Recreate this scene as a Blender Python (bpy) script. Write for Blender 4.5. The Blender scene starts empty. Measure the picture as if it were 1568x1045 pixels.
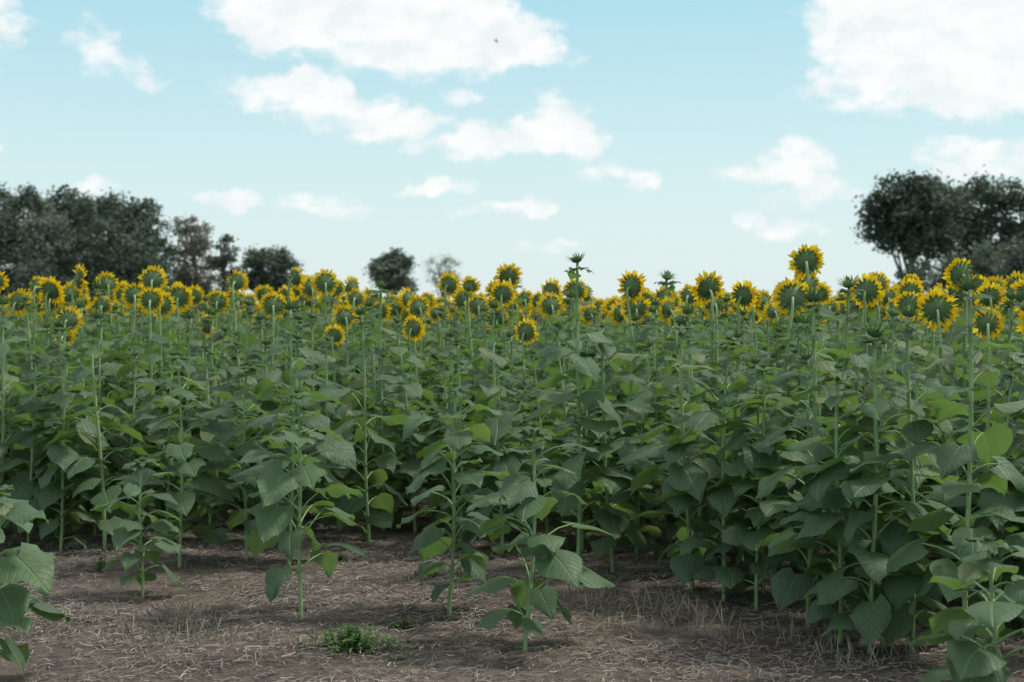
import bpy, math, random
from mathutils import Vector, Matrix, noise as mn

F = 2178.0; HOR = 462.0; CAMH = 1.7
def px(x, d): return (x-784.0)/F*d
def top_h(y, d): return CAMH + (HOR-y)*d/F
def base_d(y): return CAMH*F/(y-HOR)

scene = bpy.context.scene
scene.view_settings.view_transform = 'Standard'
scene.view_settings.look = 'None'
scene.view_settings.exposure = 0

# ------------------------------------------------------------------ ground height
def gz(x, y):
    z = 0.0
    if y > 13: z -= 0.026*(min(y, 60)-13)
    if 0 < y < 16 and abs(x) < 10:
        z += 0.030*mn.noise(Vector((x*0.9, y*0.9, 0.3))) + 0.012*mn.noise(Vector((x*4, y*4, 1.7)))
    return z

# ------------------------------------------------------------------ material helpers
def new_mat(name):
    m = bpy.data.materials.new(name); m.use_nodes = True
    nt = m.node_tree; nt.nodes.clear()
    return m, nt
def N(nt, typ, **kw):
    n = nt.nodes.new(typ)
    for k, v in kw.items():
        if k.startswith('i_'):
            n.inputs[k[2:].replace('_', ' ')].default_value = v
        else: setattr(n, k, v)
    return n
def ramp(nt, fac, stops, interp='LINEAR'):
    r = nt.nodes.new('ShaderNodeValToRGB'); r.color_ramp.interpolation = interp
    e = r.color_ramp.elements
    while len(e) < len(stops): e.new(0.5)
    for i, (p, c) in enumerate(stops):
        e[i].position = p; e[i].color = (c[0], c[1], c[2], 1)
    nt.links.new(fac, r.inputs[0]); return r.outputs[0]
def math_n(nt, op, a, b=None, c=None, clamp=False):
    n = nt.nodes.new('ShaderNodeMath'); n.operation = op; n.use_clamp = clamp
    for i, v in enumerate((a, b, c)):
        if v is None: continue
        if isinstance(v, (int, float)): n.inputs[i].default_value = v
        else: nt.links.new(v, n.inputs[i])
    return n.outputs[0]
def mixc(nt, fac, a, b, blend='MIX'):
    n = nt.nodes.new('ShaderNodeMix'); n.data_type = 'RGBA'; n.blend_type = blend
    for s, v in ((n.inputs[0], fac), (n.inputs[6], a), (n.inputs[7], b)):
        if isinstance(v, (int, float)): s.default_value = v
        elif isinstance(v, tuple): s.default_value = (v[0], v[1], v[2], 1)
        else: nt.links.new(v, s)
    return n.outputs[2]

def foliage_shader(nt, col, transl=0.25, rough=0.5, spec=0.4, tcol=None, bump=None, coat=0):
    p = N(nt, 'ShaderNodeBsdfPrincipled')
    nt.links.new(col, p.inputs['Base Color'])
    p.inputs['Roughness'].default_value = rough
    p.inputs['Specular IOR Level'].default_value = spec
    t = N(nt, 'ShaderNodeBsdfTranslucent')
    tc = mixc(nt, 1.0, col, tcol if tcol else (1.3, 1.5, 0.6), 'MULTIPLY')
    nt.links.new(tc, t.inputs['Color'])
    if bump is not None:
        nt.links.new(bump, p.inputs['Normal'])
    mx = N(nt, 'ShaderNodeMixShader'); mx.inputs[0].default_value = transl
    nt.links.new(p.outputs[0], mx.inputs[1]); nt.links.new(t.outputs[0], mx.inputs[2])
    o = N(nt, 'ShaderNodeOutputMaterial'); nt.links.new(mx.outputs[0], o.inputs[0])

def leaf_material():
    m, nt = new_mat('sunflower_leaf')
    uv = N(nt, 'ShaderNodeUVMap'); uv.uv_map = 'UVMap'
    sep = N(nt, 'ShaderNodeSeparateXYZ'); nt.links.new(uv.outputs[0], sep.inputs[0])
    u = sep.outputs[0]
    av = math_n(nt, 'ABSOLUTE', math_n(nt, 'MULTIPLY_ADD', sep.outputs[1], 2.0, -1.0))
    q = math_n(nt, 'MULTIPLY', math_n(nt, 'SUBTRACT', u, math_n(nt, 'MULTIPLY', av, 0.45)), 6.5)
    fr = math_n(nt, 'ABSOLUTE', math_n(nt, 'SUBTRACT', math_n(nt, 'FRACT', q), 0.5))
    side = math_n(nt, 'SUBTRACT', 1.0, math_n(nt, 'MULTIPLY', math_n(nt, 'SUBTRACT', 0.5, fr), 9.0), clamp=True)
    mid = math_n(nt, 'SUBTRACT', 1.0, math_n(nt, 'MULTIPLY', av, 16.0), clamp=True)
    vein = math_n(nt, 'MAXIMUM', math_n(nt, 'MULTIPLY', side, 0.55), mid)
    geo = N(nt, 'ShaderNodeNewGeometry')
    rnd = geo.outputs['Random Per Island']
    base = ramp(nt, rnd, [(0.0, (0.054, 0.106, 0.050)), (0.35, (0.078, 0.140, 0.066)),
                          (0.75, (0.102, 0.170, 0.080)), (0.93, (0.130, 0.205, 0.088)), (1.0, (0.20, 0.22, 0.085))])
    tc = N(nt, 'ShaderNodeTexCoord')
    nz = N(nt, 'ShaderNodeTexNoise', i_Scale=22.0, i_Detail=3.0)
    nt.links.new(tc.outputs['Object'], nz.inputs['Vector'])
    base = mixc(nt, math_n(nt, 'MULTIPLY', nz.outputs[0], 0.5), base, (0.140, 0.195, 0.118))
    oi = N(nt, 'ShaderNodeObjectInfo')
    base = mixc(nt, math_n(nt, 'MULTIPLY', oi.outputs['Random'], 0.35), base, (0.066, 0.126, 0.058))
    base = mixc(nt, math_n(nt, 'MULTIPLY', vein, 0.55), base, (0.22, 0.29, 0.17))
    base = mixc(nt, math_n(nt, 'MULTIPLY', geo.outputs['Backfacing'], 0.5), base, (0.18, 0.24, 0.13))
    b = N(nt, 'ShaderNodeBump'); b.inputs['Strength'].default_value = 0.8; b.inputs['Distance'].default_value = 0.006
    h = math_n(nt, 'SUBTRACT', math_n(nt, 'MULTIPLY', nz.outputs[0], 1.6), vein)
    nt.links.new(h, b.inputs['Height'])
    foliage_shader(nt, base, 0.33, 0.55, 0.45, (1.35, 1.65, 0.6), b.outputs[0])
    return m

def simple_foliage(name, stops, transl=0.2, rough=0.55, scale=None, spec=0.3, tcol=None, col2=None):
    m, nt = new_mat(name)
    geo = N(nt, 'ShaderNodeNewGeometry')
    c = ramp(nt, geo.outputs['Random Per Island'], stops)
    if scale:
        tc = N(nt, 'ShaderNodeTexCoord')
        nz = N(nt, 'ShaderNodeTexNoise', i_Scale=scale, i_Detail=3.0)
        nt.links.new(tc.outputs['Object'], nz.inputs['Vector'])
        f = ramp(nt, nz.outputs[0], [(0.38, (0, 0, 0)), (0.62, (1, 1, 1))])
        c = mixc(nt, f, c, col2 if col2 else (0.03, 0.05, 0.03))
    foliage_shader(nt, c, transl, rough, spec, tcol)
    return m

M_LEAF = leaf_material()
M_STEM = simple_foliage('sunflower_stem', [(0, (0.24, 0.36, 0.16)), (1, (0.36, 0.48, 0.24))], 0.05, 0.6, 9.0, 0.3, None, (0.21, 0.32, 0.14))
M_PETAL = simple_foliage('sunflower_petal', [(0, (0.80, 0.50, 0.01)), (0.6, (0.88, 0.64, 0.02)), (1, (0.90, 0.74, 0.06))], 0.5, 0.6, None, 0.2, (1.0, 0.95, 0.5))
M_BRACT = simple_foliage('sunflower_bract', [(0, (0.08, 0.14, 0.06)), (1, (0.15, 0.22, 0.09))], 0.15, 0.6)
M_DISK, _nt = new_mat('sunflower_disk')
_tc = N(_nt, 'ShaderNodeTexCoord'); _v = N(_nt, 'ShaderNodeTexVoronoi', i_Scale=220.0)
_nt.links.new(_tc.outputs['Object'], _v.inputs['Vector'])
_c = ramp(_nt, _v.outputs['Distance'], [(0, (0.16, 0.09, 0.02)), (0.6, (0.03, 0.015, 0.006))])
_p = N(_nt, 'ShaderNodeBsdfPrincipled', i_Roughness=0.9); _nt.links.new(_c, _p.inputs['Base Color'])
_o = N(_nt, 'ShaderNodeOutputMaterial'); _nt.links.new(_p.outputs[0], _o.inputs[0])
PLANT_MATS = [M_STEM, M_LEAF, M_PETAL, M_BRACT, M_DISK]

# ------------------------------------------------------------------ mesh builder
class MB:
    def __init__(s): s.v = []; s.f = []; s.m = []; s.uv = []
    def vert(s, p): s.v.append((p[0], p[1], p[2])); return len(s.v)-1
    def face(s, idx, mat, uvs=None):
        s.f.append(idx); s.m.append(mat)
        s.uv.extend(uvs if uvs else [(0.5, 0.5)]*len(idx))
    def mesh(s, name, mats, smooth=True):
        me = bpy.data.meshes.new(name)
        me.from_pydata(s.v, [], s.f)
        for m in mats: me.materials.append(m)
        me.polygons.foreach_set('material_index', s.m)
        uvl = me.uv_layers.new(name='UVMap')
        flat = [c for uv in s.uv for c in uv]
        uvl.data.foreach_set('uv', flat)
        if smooth: me.polygons.foreach_set('use_smooth', [True]*len(s.f))
        me.update(); return me
    def tube(s, pts, rad, mat, sides=5, cap=True):
        rings = []
        n = len(pts)
        for i, p in enumerate(pts):
            d = (pts[min(i+1, n-1)] - pts[max(i-1, 0)])
            if d.length < 1e-9: d = Vector((0, 0, 1))
            d.normalize()
            a = d.orthogonal() if i == 0 else (rings_a - d*rings_a.dot(d))
            if a.length < 1e-6: a = d.orthogonal()
            a.normalize(); rings_a = a
            b = d.cross(a)
            rings.append([s.vert(p + (a*math.cos(t*2*math.pi/sides) + b*math.sin(t*2*math.pi/sides))*rad[i]) for t in range(sides)])
        for i in range(n-1):
            for t in range(sides):
                u = (t+1) % sides
                s.face((rings[i][t], rings[i][u], rings[i+1][u], rings[i+1][t]), mat)
        if cap: s.face(tuple(rings[-1]), mat)

PROF = [(0.0, .50), (.07, .80), (.18, .98), (.32, 1.0), (.47, .86), (.62, .64), (.76, .40), (.88, .20), (1.0, .01)]
PROF_LO = [(0.0, .55), (.15, .96), (.35, 1.0), (.58, .70), (.8, .34), (1.0, .01)]
def leaf(mb, P, az, L, W, pitch, droop, roll, fold, rng, hi=True, mat=1):
    prof = PROF if hi else PROF_LO
    ss = [-1, -.62, -.28, 0, .28, .62, 1] if hi else [-1, -.5, 0, .5, 1]
    hd = Vector((math.cos(az), math.sin(az), 0)); up = Vector((0, 0, 1))
    side0 = Vector((-math.sin(az), math.cos(az), 0))
    pos = P.copy(); lt = 0; grid = []; uvg = []
    ph = rng.uniform(0, 6.28); twist = rng.uniform(-.45, .45); bend = rng.uniform(-.4, .4)
    wav = rng.uniform(.02, .10)*L; lobe = rng.uniform(.12, .22); wf = rng.uniform(7, 12)
    for (t, w) in prof:
        pt = pitch - droop*t
        d = hd*math.cos(pt) + up*math.sin(pt) + side0*bend*t*0.6
        d.normalize()
        nrm = (up*math.cos(pt) - hd*math.sin(pt))
        pos = pos + d*((t-lt)*L); lt = t
        r = roll + twist*t
        sd = (side0*math.cos(r) + nrm*math.sin(r)).normalized()
        nn = d.cross(sd).normalized()
        row = []; uvr = []
        for sx in ss:
            a = abs(sx)
            ww = w*W*0.5
            if a == 1: ww *= 1 + rng.uniform(-.10, .05)
            back = -lobe*L*(a**1.6)*max(0, 1-t*3.2)
            off = sx*ww
            z = a*ww*fold - (a**2)*ww*0.28 + wav*math.sin(ph + t*wf + (2 if sx > 0 else 0))*a*a
            p = pos + sd*off + nn*z + d*back
            row.append(mb.vert(p)); uvr.append((t, 0.5+0.5*sx*w))
        grid.append(row); uvg.append(uvr)
    for i in range(len(prof)-1):
        for j in range(len(ss)-1):
            mb.face((grid[i][j], grid[i+1][j], grid[i+1][j+1], grid[i][j+1]), mat,
                    [uvg[i][j], uvg[i+1][j], uvg[i+1][j+1], uvg[i][j+1]])

def blade(mb, base, d, L, W, nrm, mat, curl=0.0, segs=3):
    d = d.normalized(); s = d.cross(nrm).normalized()
    pr = [(0, .55), (.35, 1.0), (.7, .75), (1, .03)] if segs == 3 else [(0, .8), (.5, .7), (1, .03)]
    prev = None
    for (t, w) in pr:
        c = base + d*(t*L) + nrm*(curl*L*t*t)
        a = mb.vert(c - s*w*W/2); b = mb.vert(c + s*w*W/2)
        if prev: mb.face((prev[0], prev[1], b, a), mat)
        prev = (a, b)

def flower_head(mb, C, n, R, rng, hi=True, openness=1.0):
    n = n.normalized(); a = n.orthogonal().normalized(); b = n.cross(a)
    K = 14
    def ring(r, h): return [mb.vert(C + (a*math.cos(k*2*math.pi/K)+b*math.sin(k*2*math.pi/K))*r + n*h) for k in range(K)]
    rs = [ring(.16*R, -.50*R), ring(.55*R, -.40*R), ring(.92*R, -.18*R), ring(1.0*R, 0.0)]
    for i in range(3):
        for k in range(K):
            u = (k+1) % K; mb.face((rs[i][k], rs[i][u], rs[i+1][u], rs[i+1][k]), 3)
    rf = [rs[-1], ring(.7*R, .10*R), ring(.3*R, .07*R)]
    for i in range(2):
        for k in range(K):
            u = (k+1) % K; mb.face((rf[i][k], rf[i][u], rf[i+1][u], rf[i+1][k]), 4)
    mb.face(tuple(rf[-1]), 4)
    for rr, hh, cnt, LL, cu in ((.95, -.08, 16, .32, -.25), (.75, -.30, 13, .40, -.35)):
        o = rng.random()
        for k in range(cnt):
            t = (k+o+rng.uniform(-.2, .2))*2*math.pi/cnt
            r = a*math.cos(t)+b*math.sin(t)
            blade(mb, C + r*rr*R + n*hh*R, r - n*rng.uniform(0, .35), LL*R*rng.uniform(.8, 1.25), .30*R, n, 3, cu, 2)
    cnt = 22
    fold = rng.uniform(-.3, .6)
    for lay in range(2):
        for k in range(cnt):
            if rng.random() < .10: continue
            t = (k+.5*lay+rng.uniform(-.3, .3))*2*math.pi/cnt
            r = a*math.cos(t)+b*math.sin(t)
            blade(mb, C + r*.93*R + n*(.02+.04*lay)*R, r + n*(fold+rng.uniform(-.35, .35)), R*rng.uniform(.6, .95)*openness, .33*R, n, 2, rng.uniform(-.45, .45))

def bud_head(mb, C, n, R, rng, spiky=1.0):
    n = n.normalized(); a = n.orthogonal().normalized(); b = n.cross(a); K = 10
    def ring(r, h): return [mb.vert(C + (a*math.cos(k*2*math.pi/K)+b*math.sin(k*2*math.pi/K))*r + n*h) for k in range(K)]
    rs = [ring(.2*R, -.7*R), ring(.75*R, -.5*R), ring(1.0*R, -.1*R), ring(.8*R, .3*R), ring(.3*R, .5*R)]
    for i in range(4):
        for k in range(K):
            u = (k+1) % K; mb.face((rs[i][k], rs[i][u], rs[i+1][u], rs[i+1][k]), 3)
    mb.face(tuple(rs[-1]), 3)
    for rr, hh, cnt, LL, out in ((.9, -.3, 12, 1.3, 1.1), (.98, -.05, 14, 1.2, .6), (.7, .3, 9, .9, -.1)):
        o = rng.random()
        for k in range(cnt):
            t = (k+o+rng.uniform(-.2, .2))*2*math.pi/cnt
            r = a*math.cos(t)+b*math.sin(t)
            blade(mb, C + r*rr*R + n*hh*R, r*out + n*rng.uniform(.35, .9), LL*R*spiky*rng.uniform(.8, 1.3), .38*R, n if out > .8 else -r, 3, rng.uniform(-.2, .1), 2)

def plant(H, kind, seed, hi=False, leafL=0.23, nleaf=None, bare=0.10, headR=0.07, dens=1.0, reach=1.0, tall=False):
    rng = random.Random(seed); mb = MB()
    npt = 14; pts = []; lean = Vector((rng.uniform(-.05, .05), rng.uniform(-.05, .05), 0))
    wob = rng.uniform(0, 6)
    for i in range(npt+1):
        t = i/npt
        pts.append(Vector((lean.x*t*H + .013*math.sin(wob+t*5), lean.y*t*H + .013*math.cos(wob+t*4), t*H)))
    off = Vector((pts[0].x, pts[0].y, 0))
    pts = [p-off for p in pts]; pts[0].z = -0.05
    r0 = (0.0080 if hi else 0.0108) + 0.003*H
    facing = Vector((rng.uniform(-.45, .45), 1, 0)).normalized()
    stem_pts = [p.copy() for p in pts]
    def at(z):
        t = max(0, min(1, z/H))*npt; i = min(int(t), npt-1); f = t-i
        return stem_pts[i].lerp(stem_pts[i+1], f)
    rad = [r0*(1-.35*(i/npt)) for i in range(npt+1)]
    if kind == 'flower':
        tp = pts[-1]
        tl = rng.uniform(-.3, .5)
        extra = [tp + Vector((0, 0, .03)) + facing*.012, tp + Vector((0, 0, .05)) + facing*.035]
        pts = pts + extra; rad = rad + [r0*.55, r0*.7]
    mb.tube(pts, rad, 0, 6 if hi else 5)
    if kind == 'flower':
        n = facing*math.cos(tl) + Vector((0, 0, 1))*math.sin(tl)
        flower_head(mb, pts[-1] + n*headR*.45, n, headR*rng.uniform(.80, 1.15), rng, hi, rng.choice([1, 1, 1, .8]))
    elif kind == 'bud':
        n = Vector((rng.uniform(-.4, .4), rng.uniform(-.1, .6), 1))
        bud_head(mb, pts[-1] + n.normalized()*.02, n, rng.uniform(.028, .042), rng)
    else:
        n = Vector((rng.uniform(-.2, .2), rng.uniform(-.2, .2), 1))
        bud_head(mb, pts[-1] + n.normalized()*.01, n, .018, rng, .9)
    z = bare*H + rng.uniform(0, .04); az = rng.uniform(0, 6.28)
    topz = H*(.97 if kind != 'flower' else .955)
    while z < topz:
        t = z/H
        opp = t < .58
        if kind == 'young':
            s = .55 + .53*math.sin(min(1, t/.35)*math.pi/2) if t < .6 else 1.08 - .70*((t-.6)/.4)**1.3
        else:
            s = .60 + .48*math.sin(min(1, t/.30)*math.pi/2) if t < .52 else 1.08 - .64*min(1, (t-.52)/.42)**1.0
        for q in range(2 if opp else 1):
            if rng.random() < .05: continue
            a = az + q*math.pi + rng.uniform(-.3, .3)
            L = leafL*s*rng.uniform(.80, 1.18); W = L*rng.uniform(.78, 1.0)
            pl = L*rng.uniform(.45, .80)*reach
            if t > .85: pl *= .5
            e0 = math.radians(rng.uniform(30, 60))
            hd = Vector((math.cos(a), math.sin(a), 0))
            P0 = at(z + rng.uniform(-.012, .012)); P = P0.copy(); pp = [P0.copy()]
            e = e0
            for _ in range(3):
                P = P + (hd*math.cos(e) + Vector((0, 0, math.sin(e))))*pl/3
                pp.append(P.copy()); e -= math.radians(rng.uniform(8, 22))
            mb.tube(pp, [.0052*s+.0014, .0040*s+.001, .0034*s+.001, .003*s+.0008], 0, 4, False)
            if t < .25: pit = rng.uniform(-.8, -.1); dr = rng.uniform(.2, .7)
            elif t < .8: pit = rng.uniform(-.5, .15); dr = rng.uniform(.2, .75)
            else: pit = rng.uniform(-.3, .35); dr = rng.uniform(.3, .8)
            leaf(mb, P, a + rng.uniform(-.3, .3), L, W, pit, dr, rng.uniform(-.45, .45), rng.uniform(.0, .40), rng, hi)
        az += (math.pi/2 if opp else 2.4) + rng.uniform(-.2, .2)
        gap = (.086 if opp else .046)*H/1.4
        if kind != 'young' and t > .62: gap *= 1.25
        z += gap*rng.uniform(.8, 1.25)/dens
    if kind != 'flower':
        for q in range(8):
            a = q*2.4 + rng.uniform(-.3, .3); L = leafL*rng.uniform(.30, .55)*(1 if kind == 'young' else .75)
            P = at(H*.972) + Vector((math.cos(a), math.sin(a), .6))*.022
            leaf(mb, P, a, L, L*.62, rng.uniform(.0, .7), rng.uniform(.5, 1.1), rng.uniform(-.3, .3), .35, rng, hi)
    return mb

# ------------------------------------------------------------------ ground sheet
def axis(lo, hi, dlo, dhi, step):
    a = []; v = dlo
    while v <= dhi+1e-6: a.append(v); v += step
    g = step; v = a[-1]
    while v < hi: g *= 1.35; v += g; a.append(v)
    g = step; v = a[0]
    while v > lo: g *= 1.35; v -= g; a.insert(0, v)
    return a
xs = axis(-2500, 2500, -6, 6, .08); ys = axis(-2500, 3000, 4, 13, .08)
mb = MB()
for y in ys:
    for x in xs: mb.v.append((x, y, gz(x, y)))
nx = len(xs)
for j in range(len(ys)-1):
    for i in range(nx-1):
        mb.face((j*nx+i, j*nx+i+1, (j+1)*nx+i+1, (j+1)*nx+i), 0)
M_G, nt = new_mat('dry_soil')
tc = N(nt, 'ShaderNodeTexCoord')
n1 = N(nt, 'ShaderNodeTexNoise', i_Scale=1.1, i_Detail=6.0, i_Roughness=.65)
n2 = N(nt, 'ShaderNodeTexNoise', i_Scale=28.0, i_Detail=6.0, i_Roughness=.7)
n3 = N(nt, 'ShaderNodeTexNoise', i_Scale=6.0, i_Detail=5.0, i_Roughness=.7)
for n in (n1, n2, n3): nt.links.new(tc.outputs['Object'], n.inputs['Vector'])
c1 = ramp(nt, n1.outputs[0], [(.35, (.130, .110, .096)), (.52, (.195, .165, .142)), (.68, (.26, .21, .17))])
c2 = ramp(nt, n2.outputs[0], [(.3, (.45, .45, .45)), (.55, (.95, .94, .93)), (.75, (1.4, 1.38, 1.35))])
c = mixc(nt, 1.0, c1, c2, 'MULTIPLY')
c3 = ramp(nt, n3.outputs[0], [(.35, (.65, .65, .67)), (.65, (1.15, 1.11, 1.07))])
c = mixc(nt, 1.0, c, c3, 'MULTIPLY')
sp = N(nt, 'ShaderNodeSeparateXYZ'); nt.links.new(tc.outputs['Object'], sp.inputs[0])
far = math_n(nt, 'MULTIPLY', math_n(nt, 'SUBTRACT', sp.outputs[1], 44.0), .2, clamp=True)
c = mixc(nt, far, c, (.075, .11, .05))
bp = N(nt, 'ShaderNodeBump'); bp.inputs['Strength'].default_value = 1.0; bp.inputs['Distance'].default_value = .035
nt.links.new(n2.outputs[0], bp.inputs['Height'])
p = N(nt, 'ShaderNodeBsdfPrincipled', i_Roughness=.95); p.inputs['Specular IOR Level'].default_value = .15
nt.links.new(c, p.inputs['Base Color']); nt.links.new(bp.outputs[0], p.inputs['Normal'])
o = N(nt, 'ShaderNodeOutputMaterial'); nt.links.new(p.outputs[0], o.inputs[0])
def add(name, me):
    ob = bpy.data.objects.new(name, me); scene.collection.objects.link(ob); return ob
add('ground', mb.mesh('ground', [M_G]))

# ------------------------------------------------------------------ straw litter
def island_mat(name, stops, rough=.8, transl=.1):
    m, nt = new_mat(name); g = N(nt, 'ShaderNodeNewGeometry')
    c = ramp(nt, g.outputs['Random Per Island'], stops)
    foliage_shader(nt, c, transl, rough, .2, (1, 1, 1)); return m
M_STRAW = island_mat('dry_straw', [(0, (.13, .112, .098)), (.45, (.20, .175, .152)), (.85, (.30, .265, .23)), (1, (.43, .385, .34))])
rng = random.Random(5); mb = MB()
cnt = 0
while cnt < 56000:
    y = 4.6 + (rng.random()**.8)*7.0; x = rng.uniform(-.40*y-.6, .40*y+.6)
    dn = mn.noise(Vector((x*1.1+7, y*1.3, 4.0)))*.5+.5
    if rng.random() > .15 + 1.6*(dn-.30): continue
    a = rng.gauss(0, .8) if rng.random() < .6 else rng.uniform(0, math.pi)
    L = rng.uniform(.02, .085)*(1.6 if rng.random() < .06 else 1); w = rng.uniform(.0012, .0030)
    tl = abs(rng.gauss(0, .10)); z = gz(x, y) + rng.uniform(.002, .016)
    d = Vector((math.cos(a)*math.cos(tl), math.sin(a)*math.cos(tl), math.sin(tl))); s = Vector((-math.sin(a), math.cos(a), rng.uniform(-.6, .6))).normalized()
    c = Vector((x, y, z + L*.5*math.sin(tl)))
    mid = Vector((0, 0, rng.uniform(0, .008))) + s*rng.uniform(-.01, .01)
    i0 = [mb.vert(c - d*L/2 - s*w), mb.vert(c - d*L/2 + s*w), mb.vert(c + mid + s*w), mb.vert(c + mid - s*w), mb.vert(c + d*L/2 + s*w), mb.vert(c + d*L/2 - s*w)]
    mb.face((i0[0], i0[1], i0[2], i0[3]), 0); mb.face((i0[3], i0[2], i0[4], i0[5]), 0)
    cnt += 1
add('straw_litter', mb.mesh('straw_litter', [M_STRAW], False))

M_DRY = island_mat('dry_grass', [(0, (.16, .13, .10)), (.5, (.26, .215, .165)), (1, (.38, .32, .25))])
mb = MB(); rng = random.Random(11)
spots = [(280, 960, .14, 50), (262, 985, .12, 40), (1030, 945, .14, 50), (1075, 960, .12, 40), (180, 975, .10, 26), (900, 915, .10, 30), (930, 930, .09, 26),
         (1380, 1010, .12, 30), (1230, 985, .11, 28), (320, 990, .09, 22), (620, 900, .06, 14), (1290, 1020, .11, 26), (1120, 985, .09, 24), (30, 985, .10, 24), (950, 960, .08, 24), (410, 1020, .07, 20)]
for (X, Y, h, n) in spots:
    d = base_d(Y); cx = px(X, d)
    for k in range(n):
        x = cx + rng.gauss(0, .10); y = d + rng.gauss(0, .10); z = gz(x, y)
        dr = Vector((rng.gauss(0, .35), rng.gauss(0, .35), 1))
        blade(mb, Vector((x, y, z-.005)), dr, h*rng.uniform(.4, 1.3), .006, Vector((rng.uniform(-.5, .5), -1, 0)).normalized(), 0, rng.uniform(-.4, .4))
for k in range(2200):
    y = 4.8 + rng.random()*6; x = rng.uniform(-.4*y, .4*y)
    dr = Vector((rng.gauss(0, .8), rng.gauss(0, .8), 1))
    blade(mb, Vector((x, y, gz(x, y)-.005)), dr, rng.uniform(.02, .08), .004, Vector((rng.uniform(-.5, .5), -1, 0)).normalized(), 0, rng.uniform(-.4, .4))
add('dry_grass', mb.mesh('dry_grass', [M_DRY], False))

M_WEED = simple_foliage('weed_leaf', [(0, (.06, .13, .035)), (1, (.12, .20, .065))], .25)
def weed(X, Y, w, h, n, seed):
    rng = random.Random(seed); mb = MB(); d = base_d(Y); cx = px(X, d)
    for k in range(n):
        a = rng.uniform(0, 6.28); r = abs(rng.gauss(0, .5))*w
        x = cx + math.cos(a)*r; y = d + math.sin(a)*r*.8; z0 = gz(x, y)
        hh = h*rng.uniform(.3, 1.1)*max(.25, 1-(r/w)**2*.6)
        top = Vector((x+rng.gauss(0, .02), y+rng.gauss(0, .02), z0+hh))
        mb.tube([Vector((x, y, z0-.01)), top], [.0015, .001], 0, 3, False)
        for q in range(7):
            b = rng.uniform(0, 6.28); zz = rng.uniform(.2, 1)
            P = Vector((x, y, z0)).lerp(top, zz)
            blade(mb, P, Vector((math.cos(b), math.sin(b), rng.uniform(-.1, .8))), rng.uniform(.02, .045), .013, Vector((0, 0, 1)), 0, -.3)
    return mb.mesh('weed', [M_WEED])
add('green_weed', weed(538, 1002, .26, .12, 130, 1))
add('green_weed', weed(608, 968, .05, .05, 12, 2))
add('green_weed', weed(150, 878, .07, .12, 14, 3))
add('green_weed', weed(520, 860, .08, .06, 14, 4))
add('green_weed', weed(650, 890, .10, .10, 20, 5))

# ------------------------------------------------------------------ individual foreground plants
fg = [
 (460, 950, 604, 'young', 21, .215, .17, 1.25, 1.55),
 (686, 945, 592, 'young', 22, .20, .10, 1.15, 1.4),
 (803, 1000, 652, 'young', 23, .20, .09, 1.35, 1.5),
 (215, 915, 705, 'young', 24, .17, .10, 1.05, 1.2),
 (272, 872, 545, 'young', 25, .22, .12, 1.0, 1.2),
 (375, 862, 560, 'young', 26, .22, .10, 1.0, 1.2),
 (440, 868, 470, 'bud', 27, .23, .10, 1.05, 1.1),
 (565, 835, 480, 'bud', 28, .23, .10, 1.05, 1.1),
 (90, 838, 500, 'bud', 29, .23, .10, 1.05, 1.1),
 (885, 885, 402, 'bud', 30, .24, .12, 1.15, 1.1),
 (940, 880, 500, 'young', 31, .24, .10, 1.1, 1.1),
 (1062, 912, 500, 'bud', 32, .23, .09, 1.1, 1.1),
 (1240, 962, 455, 'bud', 33, .23, .08, 1.1, 1.1),
 (1335, 1003, 510, 'bud', 34, .23, .07, 1.1, 1.1),
 (1482, 1040, 442, 'bud', 35, .23, .07, 1.1, 1.1),
 (1526, 1150, 832, 'young', 36, .19, .10, 1.2, 1.3),
 (-22, 1060, 745, 'young', 37, .21, .10, 1.1, 1.2),
 (1160, 935, 560, 'young', 38, .22, .08, 1.1, 1.1),
 (770, 850, 470, 'bud', 39, .23, .10, 1.05, 1.0),
 (1400, 1000, 480, 'bud', 40, .23, .07, 1.1, 1.1),
 (1290, 985, 560, 'young', 41, .22, .07, 1.1, 1.1),
 (1110, 925, 520, 'young', 42, .22, .07, 1.1, 1.1),
]
for (X, by, ty, kind, seed, lL, bare, dens, reach) in fg:
    d = base_d(by); x = px(X, d); H = top_h(ty, d)
    me = plant(H, kind, seed, True, lL, bare=bare, dens=dens, reach=reach).mesh('sunflower_plant', PLANT_MATS)
    ob = add('sunflower_plant', me); ob.location = (x, d, gz(x, d))

# ------------------------------------------------------------------ sunflower field (instanced)
pcol = bpy.data.collections.new('sunflower_field_plants')
NF, NB = 14, 7
for i in range(NF):
    me = plant(1.72, 'flower', 100+i, False, .225, bare=.08, headR=.073).mesh('field_flowering', PLANT_MATS)
    ob = bpy.data.objects.new('a_flowering_%02d' % i, me); pcol.objects.link(ob)
for i in range(NB):
    me = plant(1.72, 'bud', 200+i, False, .23, bare=.06, dens=1.08).mesh('field_budding', PLANT_MATS)
    ob = bpy.data.objects.new('b_budding_%02d' % i, me); pcol.objects.link(ob)
front = [(-8, 9.6), (-4, 9.3), (-2.6, 9.5), (-2.2, 9.9), (-1.0, 10.0), (0, 9.6), (.6, 9.1), (1.0, 8.7), (1.35, 8.2), (1.8, 7.6), (2.4, 6.9), (3.2, 6.2), (6, 5.0)]
def yfront(x):
    if x <= front[0][0]: return front[0][1]
    for (a, b) in zip(front, front[1:]):
        if x <= b[0]: return a[1] + (b[1]-a[1])*(x-a[0])/(b[0]-a[0])
    return front[-1][1]
rng = random.Random(77); P = []; R = []; S = []; I = []
th = math.radians(-10); ct, st = math.cos(th), math.sin(th)
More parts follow.
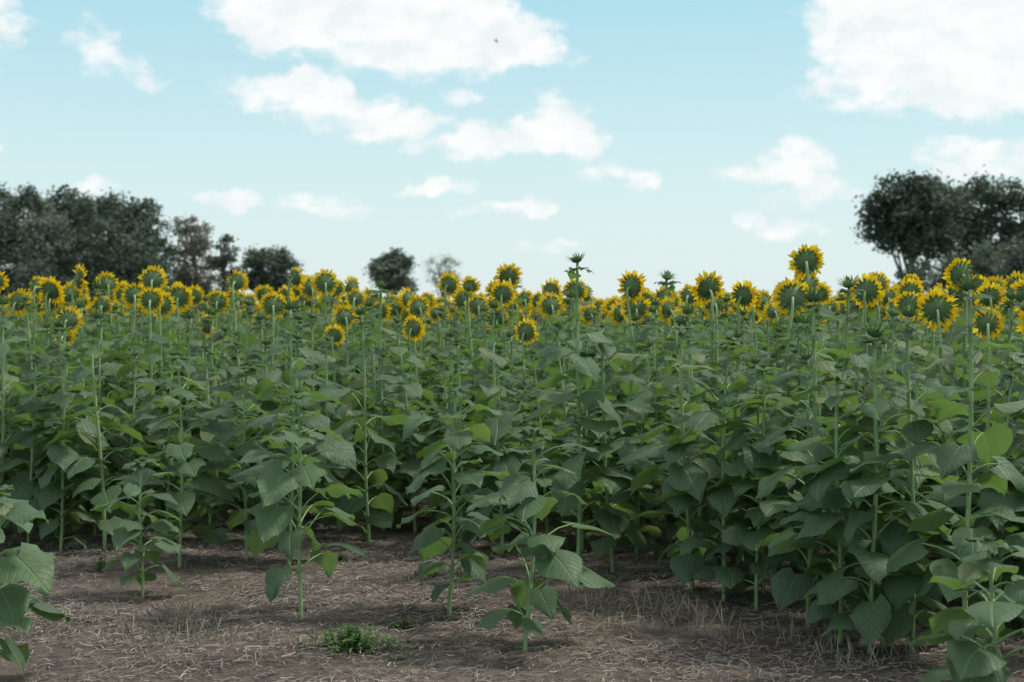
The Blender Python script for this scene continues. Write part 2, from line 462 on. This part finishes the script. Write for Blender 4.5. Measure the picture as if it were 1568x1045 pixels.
for r in range(-10, 60):
    for k in range(-75, 75):
        u = k*.30 + rng.gauss(0, .05) + (r % 2)*.15; v = 5 + r*.60 + rng.gauss(0, .05)
        x = u*ct - v*st - 1.5; y = u*st + v*ct
        if y > 28 or y < 4.5 or abs(x) > .37*y + 2.6: continue
        dep = y - yfront(x)
        if dep < 0 or rng.random() < .06: continue
        patch = .05*mn.noise(Vector((x*.45, y*.45, 9.0)))
        if dep < .8: h = rng.gauss(1.40, .10)
        elif dep < 1.8: h = rng.gauss(1.54, .09)
        else: h = rng.gauss(1.67, .085) + patch + (.03 if x < 0 else 0)
        if dep > 1.5 and rng.random() < .07: h += .12
        h = min(h, 1.93)
        fl = rng.random() < (.0 if dep < .8 else (.26 if dep < 1.8 else .62 + patch*3))
        P.append((x, y, gz(x, y)-.01)); S.append(max(1.0, h)/1.72)
        R.append((rng.gauss(0, .035), rng.gauss(0, .035), rng.uniform(-.7, .7) if fl else rng.uniform(0, 6.28)))
        I.append(rng.randrange(NF) if fl else NF + rng.randrange(NB))
me = bpy.data.meshes.new('sunflower_field'); me.from_pydata(P, [], [])
at_ = me.attributes.new('rot', 'FLOAT_VECTOR', 'POINT'); at_.data.foreach_set('vector', [c for r in R for c in r])
at_ = me.attributes.new('scl', 'FLOAT', 'POINT'); at_.data.foreach_set('value', S)
at_ = me.attributes.new('idx', 'INT', 'POINT'); at_.data.foreach_set('value', I)
fob = add('sunflower_field', me)
ng = bpy.data.node_groups.new('field_instancer', 'GeometryNodeTree')
ng.interface.new_socket('Geometry', in_out='INPUT', socket_type='NodeSocketGeometry')
ng.interface.new_socket('Geometry', in_out='OUTPUT', socket_type='NodeSocketGeometry')
gi = ng.nodes.new('NodeGroupInput'); go = ng.nodes.new('NodeGroupOutput')
iop = ng.nodes.new('GeometryNodeInstanceOnPoints'); ci = ng.nodes.new('GeometryNodeCollectionInfo')
ci.inputs['Collection'].default_value = pcol; ci.inputs['Separate Children'].default_value = True; ci.inputs['Reset Children'].default_value = True
iop.inputs['Pick Instance'].default_value = True
def named(dt, nm):
    n = ng.nodes.new('GeometryNodeInputNamedAttribute'); n.data_type = dt; n.inputs['Name'].default_value = nm
    return [o for o in n.outputs if o.enabled and o.name == 'Attribute'][0]
L_ = ng.links.new
L_(gi.outputs[0], iop.inputs['Points']); L_(ci.outputs[0], iop.inputs['Instance'])
L_(named('INT', 'idx'), iop.inputs['Instance Index'])
L_(named('FLOAT_VECTOR', 'rot'), iop.inputs['Rotation']); L_(named('FLOAT', 'scl'), iop.inputs['Scale'])
L_(iop.outputs[0], go.inputs[0])
md = fob.modifiers.new('instances', 'NODES'); md.node_group = ng
print('FIELD PLANTS', len(P))

# ------------------------------------------------------------------ trees
M_BARK, nt = new_mat('bark')
tc = N(nt, 'ShaderNodeTexCoord'); nz = N(nt, 'ShaderNodeTexNoise', i_Scale=6.0, i_Detail=5.0); nt.links.new(tc.outputs['Object'], nz.inputs['Vector'])
c = ramp(nt, nz.outputs[0], [(.3, (.06, .05, .042)), (.7, (.17, .15, .13))])
p = N(nt, 'ShaderNodeBsdfPrincipled', i_Roughness=.9); nt.links.new(c, p.inputs['Base Color'])
o = N(nt, 'ShaderNodeOutputMaterial'); nt.links.new(p.outputs[0], o.inputs[0])
M_T1 = simple_foliage('tree_leaves_dark', [(0, (.085, .115, .085)), (1, (.14, .175, .125))], .2, .6, .45, .3, (1, 1.1, .8), (.070, .096, .076))  # tree leaf colours, here and below, carry distance haze as a greyed lift
M_T2 = simple_foliage('tree_leaves_silver', [(0, (.15, .18, .145)), (1, (.24, .27, .215))], .2, .6, .5, .3, (1, 1.1, .8), (.105, .134, .106))
M_T3 = simple_foliage('tree_leaves_reddish', [(0, (.25, .21, .185)), (1, (.34, .29, .255))], .2, .6, .5, .3, (1, 1, .8), (.17, .18, .145))
M_T4 = simple_foliage('tree_leaves_pale', [(0, (.30, .33, .29)), (1, (.40, .42, .37))], .2, .6, .5, .3, (1, 1, .8), (.26, .29, .25))

def tree(seed, H, W, base, lm, nclump=170, lf=.20, per=66, cr=.55, lobes=14):
    rng = random.Random(seed); mb = MB()
    r0 = .022*H + .05
    tr = [Vector((0, 0, -.2)), Vector((rng.uniform(-.1, .1), 0, H*.2)), Vector((rng.uniform(-.2, .2), rng.uniform(-.2, .2), H*.45)), Vector((rng.uniform(-.3, .3), rng.uniform(-.2, .2), H*.8))]
    mb.tube(tr, [r0, r0*.8, r0*.55, r0*.15], 0, 7)
    LB = []
    for i in range(lobes):
        zf = (i+.5)/lobes
        cz = base + (H-base)*(.10 + .76*zf)
        rad = W*.5*math.sin(math.pi*(.22+.58*zf))**.6
        a = i*2.4 + rng.uniform(-.5, .5); rr = rad*rng.uniform(.35, .68)
        if i == lobes-1: rr = rad*.2
        c = Vector((math.cos(a)*rr, math.sin(a)*rr, cz))
        s = W*rng.uniform(.18, .27)
        sz = min(s*rng.uniform(.8, 1.15), (H-cz)+.02)
        LB.append((c, s, max(sz, W*.10)))
        st_ = tr[1].lerp(tr[3], max(0, min(1, zf*.8)))
        mid = st_.lerp(c, .5) + Vector((0, 0, -.15*W*.3))
        mb.tube([st_, mid, c], [r0*.38, r0*.22, r0*.06], 0, 5)
        for q in range(3):
            e = c + Vector((rng.gauss(0, 1), rng.gauss(0, 1), rng.gauss(.3, .9))).normalized()*s*.8
            mb.tube([mid.lerp(c, rng.random()), e], [r0*.10, r0*.02], 0, 4)
    v0 = len(mb.v)
    for k in range(nclump):
        c, s, sz = LB[rng.randrange(lobes)]
        d = Vector((rng.gauss(0, 1), rng.gauss(0, 1), rng.gauss(0, 1))).normalized()
        q = rng.uniform(.1, 1.0)**.5
        cc = c + Vector((d.x*s*q, d.y*s*q, d.z*sz*q))
        r = cr*rng.uniform(.45, 1.15)*(W/5)**.5
        for j in range(per):
            o = Vector((rng.gauss(0, .5), rng.gauss(0, .5), rng.gauss(0, .42)))*r
            pz = cc + o
            if pz.z < .1: continue
            n = Vector((rng.gauss(0, 1), rng.gauss(0, 1), rng.gauss(.4, 1))).normalized()
            a = n.orthogonal().normalized(); a = Matrix.Rotation(rng.uniform(0, 6.28), 3, n) @ a; b = n.cross(a)
            l = lf*rng.uniform(.6, 1.3); w = l*.55
            i0 = [mb.vert(pz - a*l/2), mb.vert(pz + b*w/2), mb.vert(pz + a*l/2), mb.vert(pz - b*w/2)]
            mb.face(tuple(i0), 1)
    zz = sorted(v[2] for v in mb.v[v0:]); xx = sorted(v[0] for v in mb.v[v0:])
    kz = H/zz[int(len(zz)*.995)]; kx = W/(xx[int(len(xx)*.985)]-xx[int(len(xx)*.015)])
    mb.v = [(a*kx, b*kx, c*kz if c > 0 else c) for a, b, c in mb.v]
    return mb.mesh('tree', [M_BARK, lm], False)

def put_tree(name, X, ty, wpx, d, mat, seed, basepx=None, **kw):
    x = px(X, d); g = gz(0, 60); H = top_h(ty, d) - g; W = wpx*d/F
    b = (top_h(basepx, d) - g) if basepx else .06*H
    ob = add(name, tree(seed, H, W, b, mat, **kw)); ob.location = (x, d, g)
put_tree('broadleaf_tree', -25, 280, 120, 85, M_T1, 1, nclump=260)
put_tree('broadleaf_tree', 42, 292, 95, 88, M_T2, 2, nclump=240)
put_tree('broadleaf_tree', 100, 293, 100, 93, M_T1, 3, nclump=240)
put_tree('broadleaf_tree', 160, 302, 100, 90, M_T1, 4, nclump=240)
put_tree('broadleaf_tree', 214, 308, 92, 86, M_T1, 5, nclump=240)
put_tree('broadleaf_tree', 75, 335, 110, 80, M_T2, 15, nclump=180)
put_tree('broadleaf_tree', 190, 340, 120, 82, M_T1, 16, nclump=200)
put_tree('broadleaf_tree', 130, 310, 90, 96, M_T2, 21, nclump=200)
put_tree('reddish_tree', 298, 335, 78, 95, M_T3, 6, nclump=170, per=45)
put_tree('poplar_tree', 346, 360, 32, 95, M_T2, 7, nclump=60, per=40)
put_tree('round_tree', 412, 381, 88, 100, M_T1, 8, 450, nclump=140)
put_tree('round_tree', 604, 383, 62, 100, M_T2, 9, 450, nclump=100)
put_tree('sparse_tree', 680, 390, 52, 110, M_T4, 10, 440, nclump=75, per=30, lf=.12)
put_tree('broadleaf_tree', 1395, 272, 126, 75, M_T1, 11, 390, nclump=280)
put_tree('broadleaf_tree', 1478, 284, 125, 80, M_T1, 12, nclump=270)
put_tree('broadleaf_tree', 1560, 278, 135, 76, M_T1, 13, nclump=270)
put_tree('broadleaf_tree', 1680, 266, 150, 78, M_T1, 14, nclump=200)
put_tree('broadleaf_tree', -150, 262, 150, 85, M_T1, 17, nclump=200)
put_tree('bush', 1500, 378, 120, 60, M_T2, 18, nclump=150)
put_tree('bush', 1585, 362, 110, 55, M_T2, 19, nclump=150)
put_tree('bush', 1400, 402, 70, 70, M_T1, 20, nclump=70)

# ------------------------------------------------------------------ bird
M_BIRD, nt = new_mat('bird_feathers')
tc = N(nt, 'ShaderNodeTexCoord'); nz = N(nt, 'ShaderNodeTexNoise', i_Scale=30.0); nt.links.new(tc.outputs['Object'], nz.inputs['Vector'])
c = ramp(nt, nz.outputs[0], [(.3, (.015, .014, .016)), (.7, (.05, .045, .045))])
p = N(nt, 'ShaderNodeBsdfPrincipled', i_Roughness=.6); nt.links.new(c, p.inputs['Base Color'])
o = N(nt, 'ShaderNodeOutputMaterial'); nt.links.new(p.outputs[0], o.inputs[0])
mb = MB()
mb.tube([Vector(q) for q in ((-.11, 0, 0), (-.095, 0, .004), (-.07, 0, .006), (-.03, 0, .002), (.02, 0, 0), (.07, 0, .002), (.10, 0, .004))], [.002, .012, .017, .024, .026, .016, .006], 0, 8)
for sgn in (-1, 1):
    w = [(-.035, .02, .01), (-.055, .09, .045), (-.02, .17, .055), (.04, .23, .035), (.015, .14, .045), (.03, .07, .03), (.035, .02, .008)]
    ii = [mb.vert((a, b*sgn, c_)) for a, b, c_ in w]
    mb.face((ii[0], ii[1], ii[5], ii[6]), 0); mb.face((ii[1], ii[2], ii[4], ii[5]), 0); mb.face((ii[2], ii[3], ii[4]), 0)
    ii = [mb.vert(q) for q in ((.08, 0, .004), (.19, .045*sgn, .004), (.12, .004*sgn, .004))]
    mb.face(tuple(ii), 0)
bird = add('swallow_bird', mb.mesh('bird', [M_BIRD]))
db = 60; bird.location = (px(760, db), db, top_h(65, db)); bird.rotation_euler = (math.radians(35), math.radians(25), math.radians(20))

# ------------------------------------------------------------------ world
w = bpy.data.worlds.new('World'); scene.world = w; w.use_nodes = True
nt = w.node_tree; nt.nodes.clear()
SUN_EL = math.radians(58); SUN_AZ = math.radians(80)
sky = N(nt, 'ShaderNodeTexSky'); sky.sky_type = 'NISHITA'; sky.sun_disc = False
sky.sun_elevation = SUN_EL; sky.sun_rotation = SUN_AZ; sky.air_density = 1.0; sky.dust_density = 1.5; sky.ozone_density = 1.0
tc = N(nt, 'ShaderNodeTexCoord')
sep = N(nt, 'ShaderNodeSeparateXYZ'); nt.links.new(tc.outputs['Generated'], sep.inputs[0])
az = math_n(nt, 'ARCTAN2', sep.outputs[0], sep.outputs[1]); el = math_n(nt, 'ARCSINE', sep.outputs[2])
cb = N(nt, 'ShaderNodeCombineXYZ'); nt.links.new(az, cb.inputs[0]); nt.links.new(el, cb.inputs[1])
def vm(op, a, b=None, c=None):
    n = nt.nodes.new('ShaderNodeVectorMath'); n.operation = op
    for i, v in enumerate((a, b, c)):
        if v is None: continue
        if isinstance(v, tuple): n.inputs[i].default_value = v
        else: nt.links.new(v, n.inputs[i])
    return n
st_ = vm('MULTIPLY', cb.outputs[0], (1, 1.5, 1)).outputs[0]
def noise(scale, det, rough, vec=st_):
    n = N(nt, 'ShaderNodeTexNoise', i_Scale=scale, i_Detail=det, i_Roughness=rough); nt.links.new(vec, n.inputs['Vector']); return n
wn = noise(26, 3, .6)
off = vm('MULTIPLY', vm('SUBTRACT', wn.outputs['Color'], (.5, .5, .5)).outputs[0], (.050, .028, 0)).outputs[0]
wp = vm('ADD', cb.outputs[0], off).outputs[0]
clouds = [
 (480, 15, 150, 50, 1), (600, 55, 200, 45, 1), (730, 55, 110, 45, 1), (690, 10, 90, 40, 1), (805, 85, 65, 24, .9), (640, 105, 130, 24, .55), (400, 45, 60, 35, .7), (560, -40, 220, 60, 1),
 (440, 150, 85, 30, 1), (545, 182, 95, 30, .95), (615, 208, 60, 20, .75), (480, 138, 45, 25, .8), (640, 180, 60, 16, .5),
 (850, 188, 48, 36, 1), (800, 212, 95, 28, .95), (880, 218, 55, 24, .9), (710, 216, 42, 24, .85), (750, 228, 55, 20, .6),
 (1330, 50, 90, 60, .9), (1480, 65, 120, 70, 1), (1400, 110, 130, 52, .85), (1525, 125, 90, 60, .95), (1290, 145, 70, 28, .5), (1450, 168, 120, 26, .55), (1300, 15, 50, 35, .8), (1500, 10, 90, 40, .9), (1640, 80, 90, 80, .8),
 (1215, 252, 48, 32, .95), (1270, 290, 48, 18, .75), (1160, 272, 58, 16, .75), (1210, 312, 60, 14, .5), (1200, 350, 70, 18, .55), (1135, 330, 24, 14, .7),
 (350, 302, 55, 15, .85), (450, 308, 34, 14, .65), (525, 318, 45, 14, .6), (685, 283, 36, 14, .8), (640, 285, 45, 12, .65), (770, 320, 65, 15, .8), (822, 312, 26, 16, .8),
 (975, 272, 28, 20, .75), (710, 152, 26, 14, .55), (930, 260, 50, 14, .5), (840, 375, 50, 10, .45),
 (5, 65, 45, 32, .85), (0, 20, 40, 20, .6), (150, 80, 45, 30, .55), (180, 115, 50, 22, .55), (225, 142, 40, 14, .4), (0, 242, 14, 14, .7), (138, 294, 38, 15, .8),
 (1460, 248, 52, 30, .85), (1545, 255, 45, 24, .8), (1510, 275, 80, 16, .55),
 (-200, 120, 150, 60, .9), (1800, 160, 130, 50, .9)]
tot = None
for (X, Y, rx, ry, s) in clouds:
    ca = math.atan((X-784)/F); ce = math.atan((HOR-Y)/F); ra = 1.32*rx/F; re = 1.32*ry/F
    v = vm('MULTIPLY_ADD', wp, (1/ra, 1/re, 0), (-ca/ra, -ce/re, 0)).outputs[0]
    d = vm('DOT_PRODUCT', v, v).outputs['Value']
    g = math_n(nt, 'MULTIPLY_ADD', d, -s, s, clamp=True)
    tot = g if tot is None else math_n(nt, 'ADD', tot, g)
nf = noise(46, 7, .60)
dens = math_n(nt, 'ADD', math_n(nt, 'MINIMUM', tot, 1.3), math_n(nt, 'MULTIPLY', math_n(nt, 'SUBTRACT', nf.outputs[0], .5), 2.5))
mr = N(nt, 'ShaderNodeMapRange'); mr.interpolation_type = 'SMOOTHSTEP'
nt.links.new(dens, mr.inputs[0]); mr.inputs[1].default_value = 0.02; mr.inputs[2].default_value = 1.08
has = math_n(nt, 'MULTIPLY', tot, 3.2, clamp=True)
mask = math_n(nt, 'MULTIPLY', mr.outputs[0], has)
gn = noise(3.5, 4, .6, tc.outputs['Generated'])
gm = N(nt, 'ShaderNodeMapRange'); gm.interpolation_type = 'SMOOTHSTEP'; nt.links.new(gn.outputs[0], gm.inputs[0]); gm.inputs[1].default_value = .36; gm.inputs[2].default_value = .55
hi_ = math_n(nt, 'MULTIPLY', math_n(nt, 'SUBTRACT', el, .26), 6.0, clamp=True)
mask = math_n(nt, 'MAXIMUM', mask, math_n(nt, 'MULTIPLY', gm.outputs[0], hi_))  # unseen overhead clouds, added and thickened to brighten the ambient light
ns = noise(30, 4, .6, vm('ADD', st_, (.0, .012, 0)).outputs[0])
K = 1/1.3
ccol = ramp(nt, ns.outputs[0], [(.35, (8.7*K, 9.2*K, 9.3*K)), (.6, (10.2*K, 10.2*K, 10.1*K))])
skyc = mixc(nt, 1.0, sky.outputs[0], (1.15, 1.35, 1.15), 'MULTIPLY')
hc = N(nt, 'ShaderNodeMapRange'); nt.links.new(el, hc.inputs[0]); hc.inputs[1].default_value = 0.0; hc.inputs[2].default_value = .22
hcol = ramp(nt, hc.outputs[0], [(0, (8.0*K, 9.1*K, 9.1*K)), (.45, (6.6*K, 8.6*K, 9.0*K)), (1, (4.2*K, 7.4*K, 8.6*K))])
hz = math_n(nt, 'SUBTRACT', 1.0, math_n(nt, 'MULTIPLY', math_n(nt, 'SUBTRACT', el, .22), 1.3), clamp=True)
skyc = mixc(nt, math_n(nt, 'MULTIPLY', hz, .88), skyc, hcol)
fin = mixc(nt, math_n(nt, 'MULTIPLY', mask, .95), skyc, ccol)
bg = N(nt, 'ShaderNodeBackground'); bg.inputs[1].default_value = .13; nt.links.new(fin, bg.inputs[0])
o = N(nt, 'ShaderNodeOutputWorld'); nt.links.new(bg.outputs[0], o.inputs[0])

# ------------------------------------------------------------------ sun
sl = bpy.data.lights.new('sun', 'SUN'); sl.energy = 3.0; sl.angle = math.radians(8); sl.color = (1, .96, .88)
so = bpy.data.objects.new('sun', sl); scene.collection.objects.link(so)
sd = Vector((math.sin(SUN_AZ)*math.cos(SUN_EL), math.cos(SUN_AZ)*math.cos(SUN_EL), math.sin(SUN_EL)))
so.rotation_euler = sd.to_track_quat('Z', 'Y').to_euler(); so.location = (5, 0, 12)

# ------------------------------------------------------------------ camera
cam = bpy.data.cameras.new('camera'); co = bpy.data.objects.new('camera', cam); scene.collection.objects.link(co)
cam.lens = 50; cam.sensor_width = 36; cam.clip_end = 6000; cam.clip_start = .05
co.location = (0, 0, CAMH); co.rotation_euler = (math.radians(90) - math.atan((522.5-HOR)/F), 0, 0)
cam.dof.use_dof = True; cam.dof.focus_distance = 7.4; cam.dof.aperture_fstop = 3.0
scene.camera = co
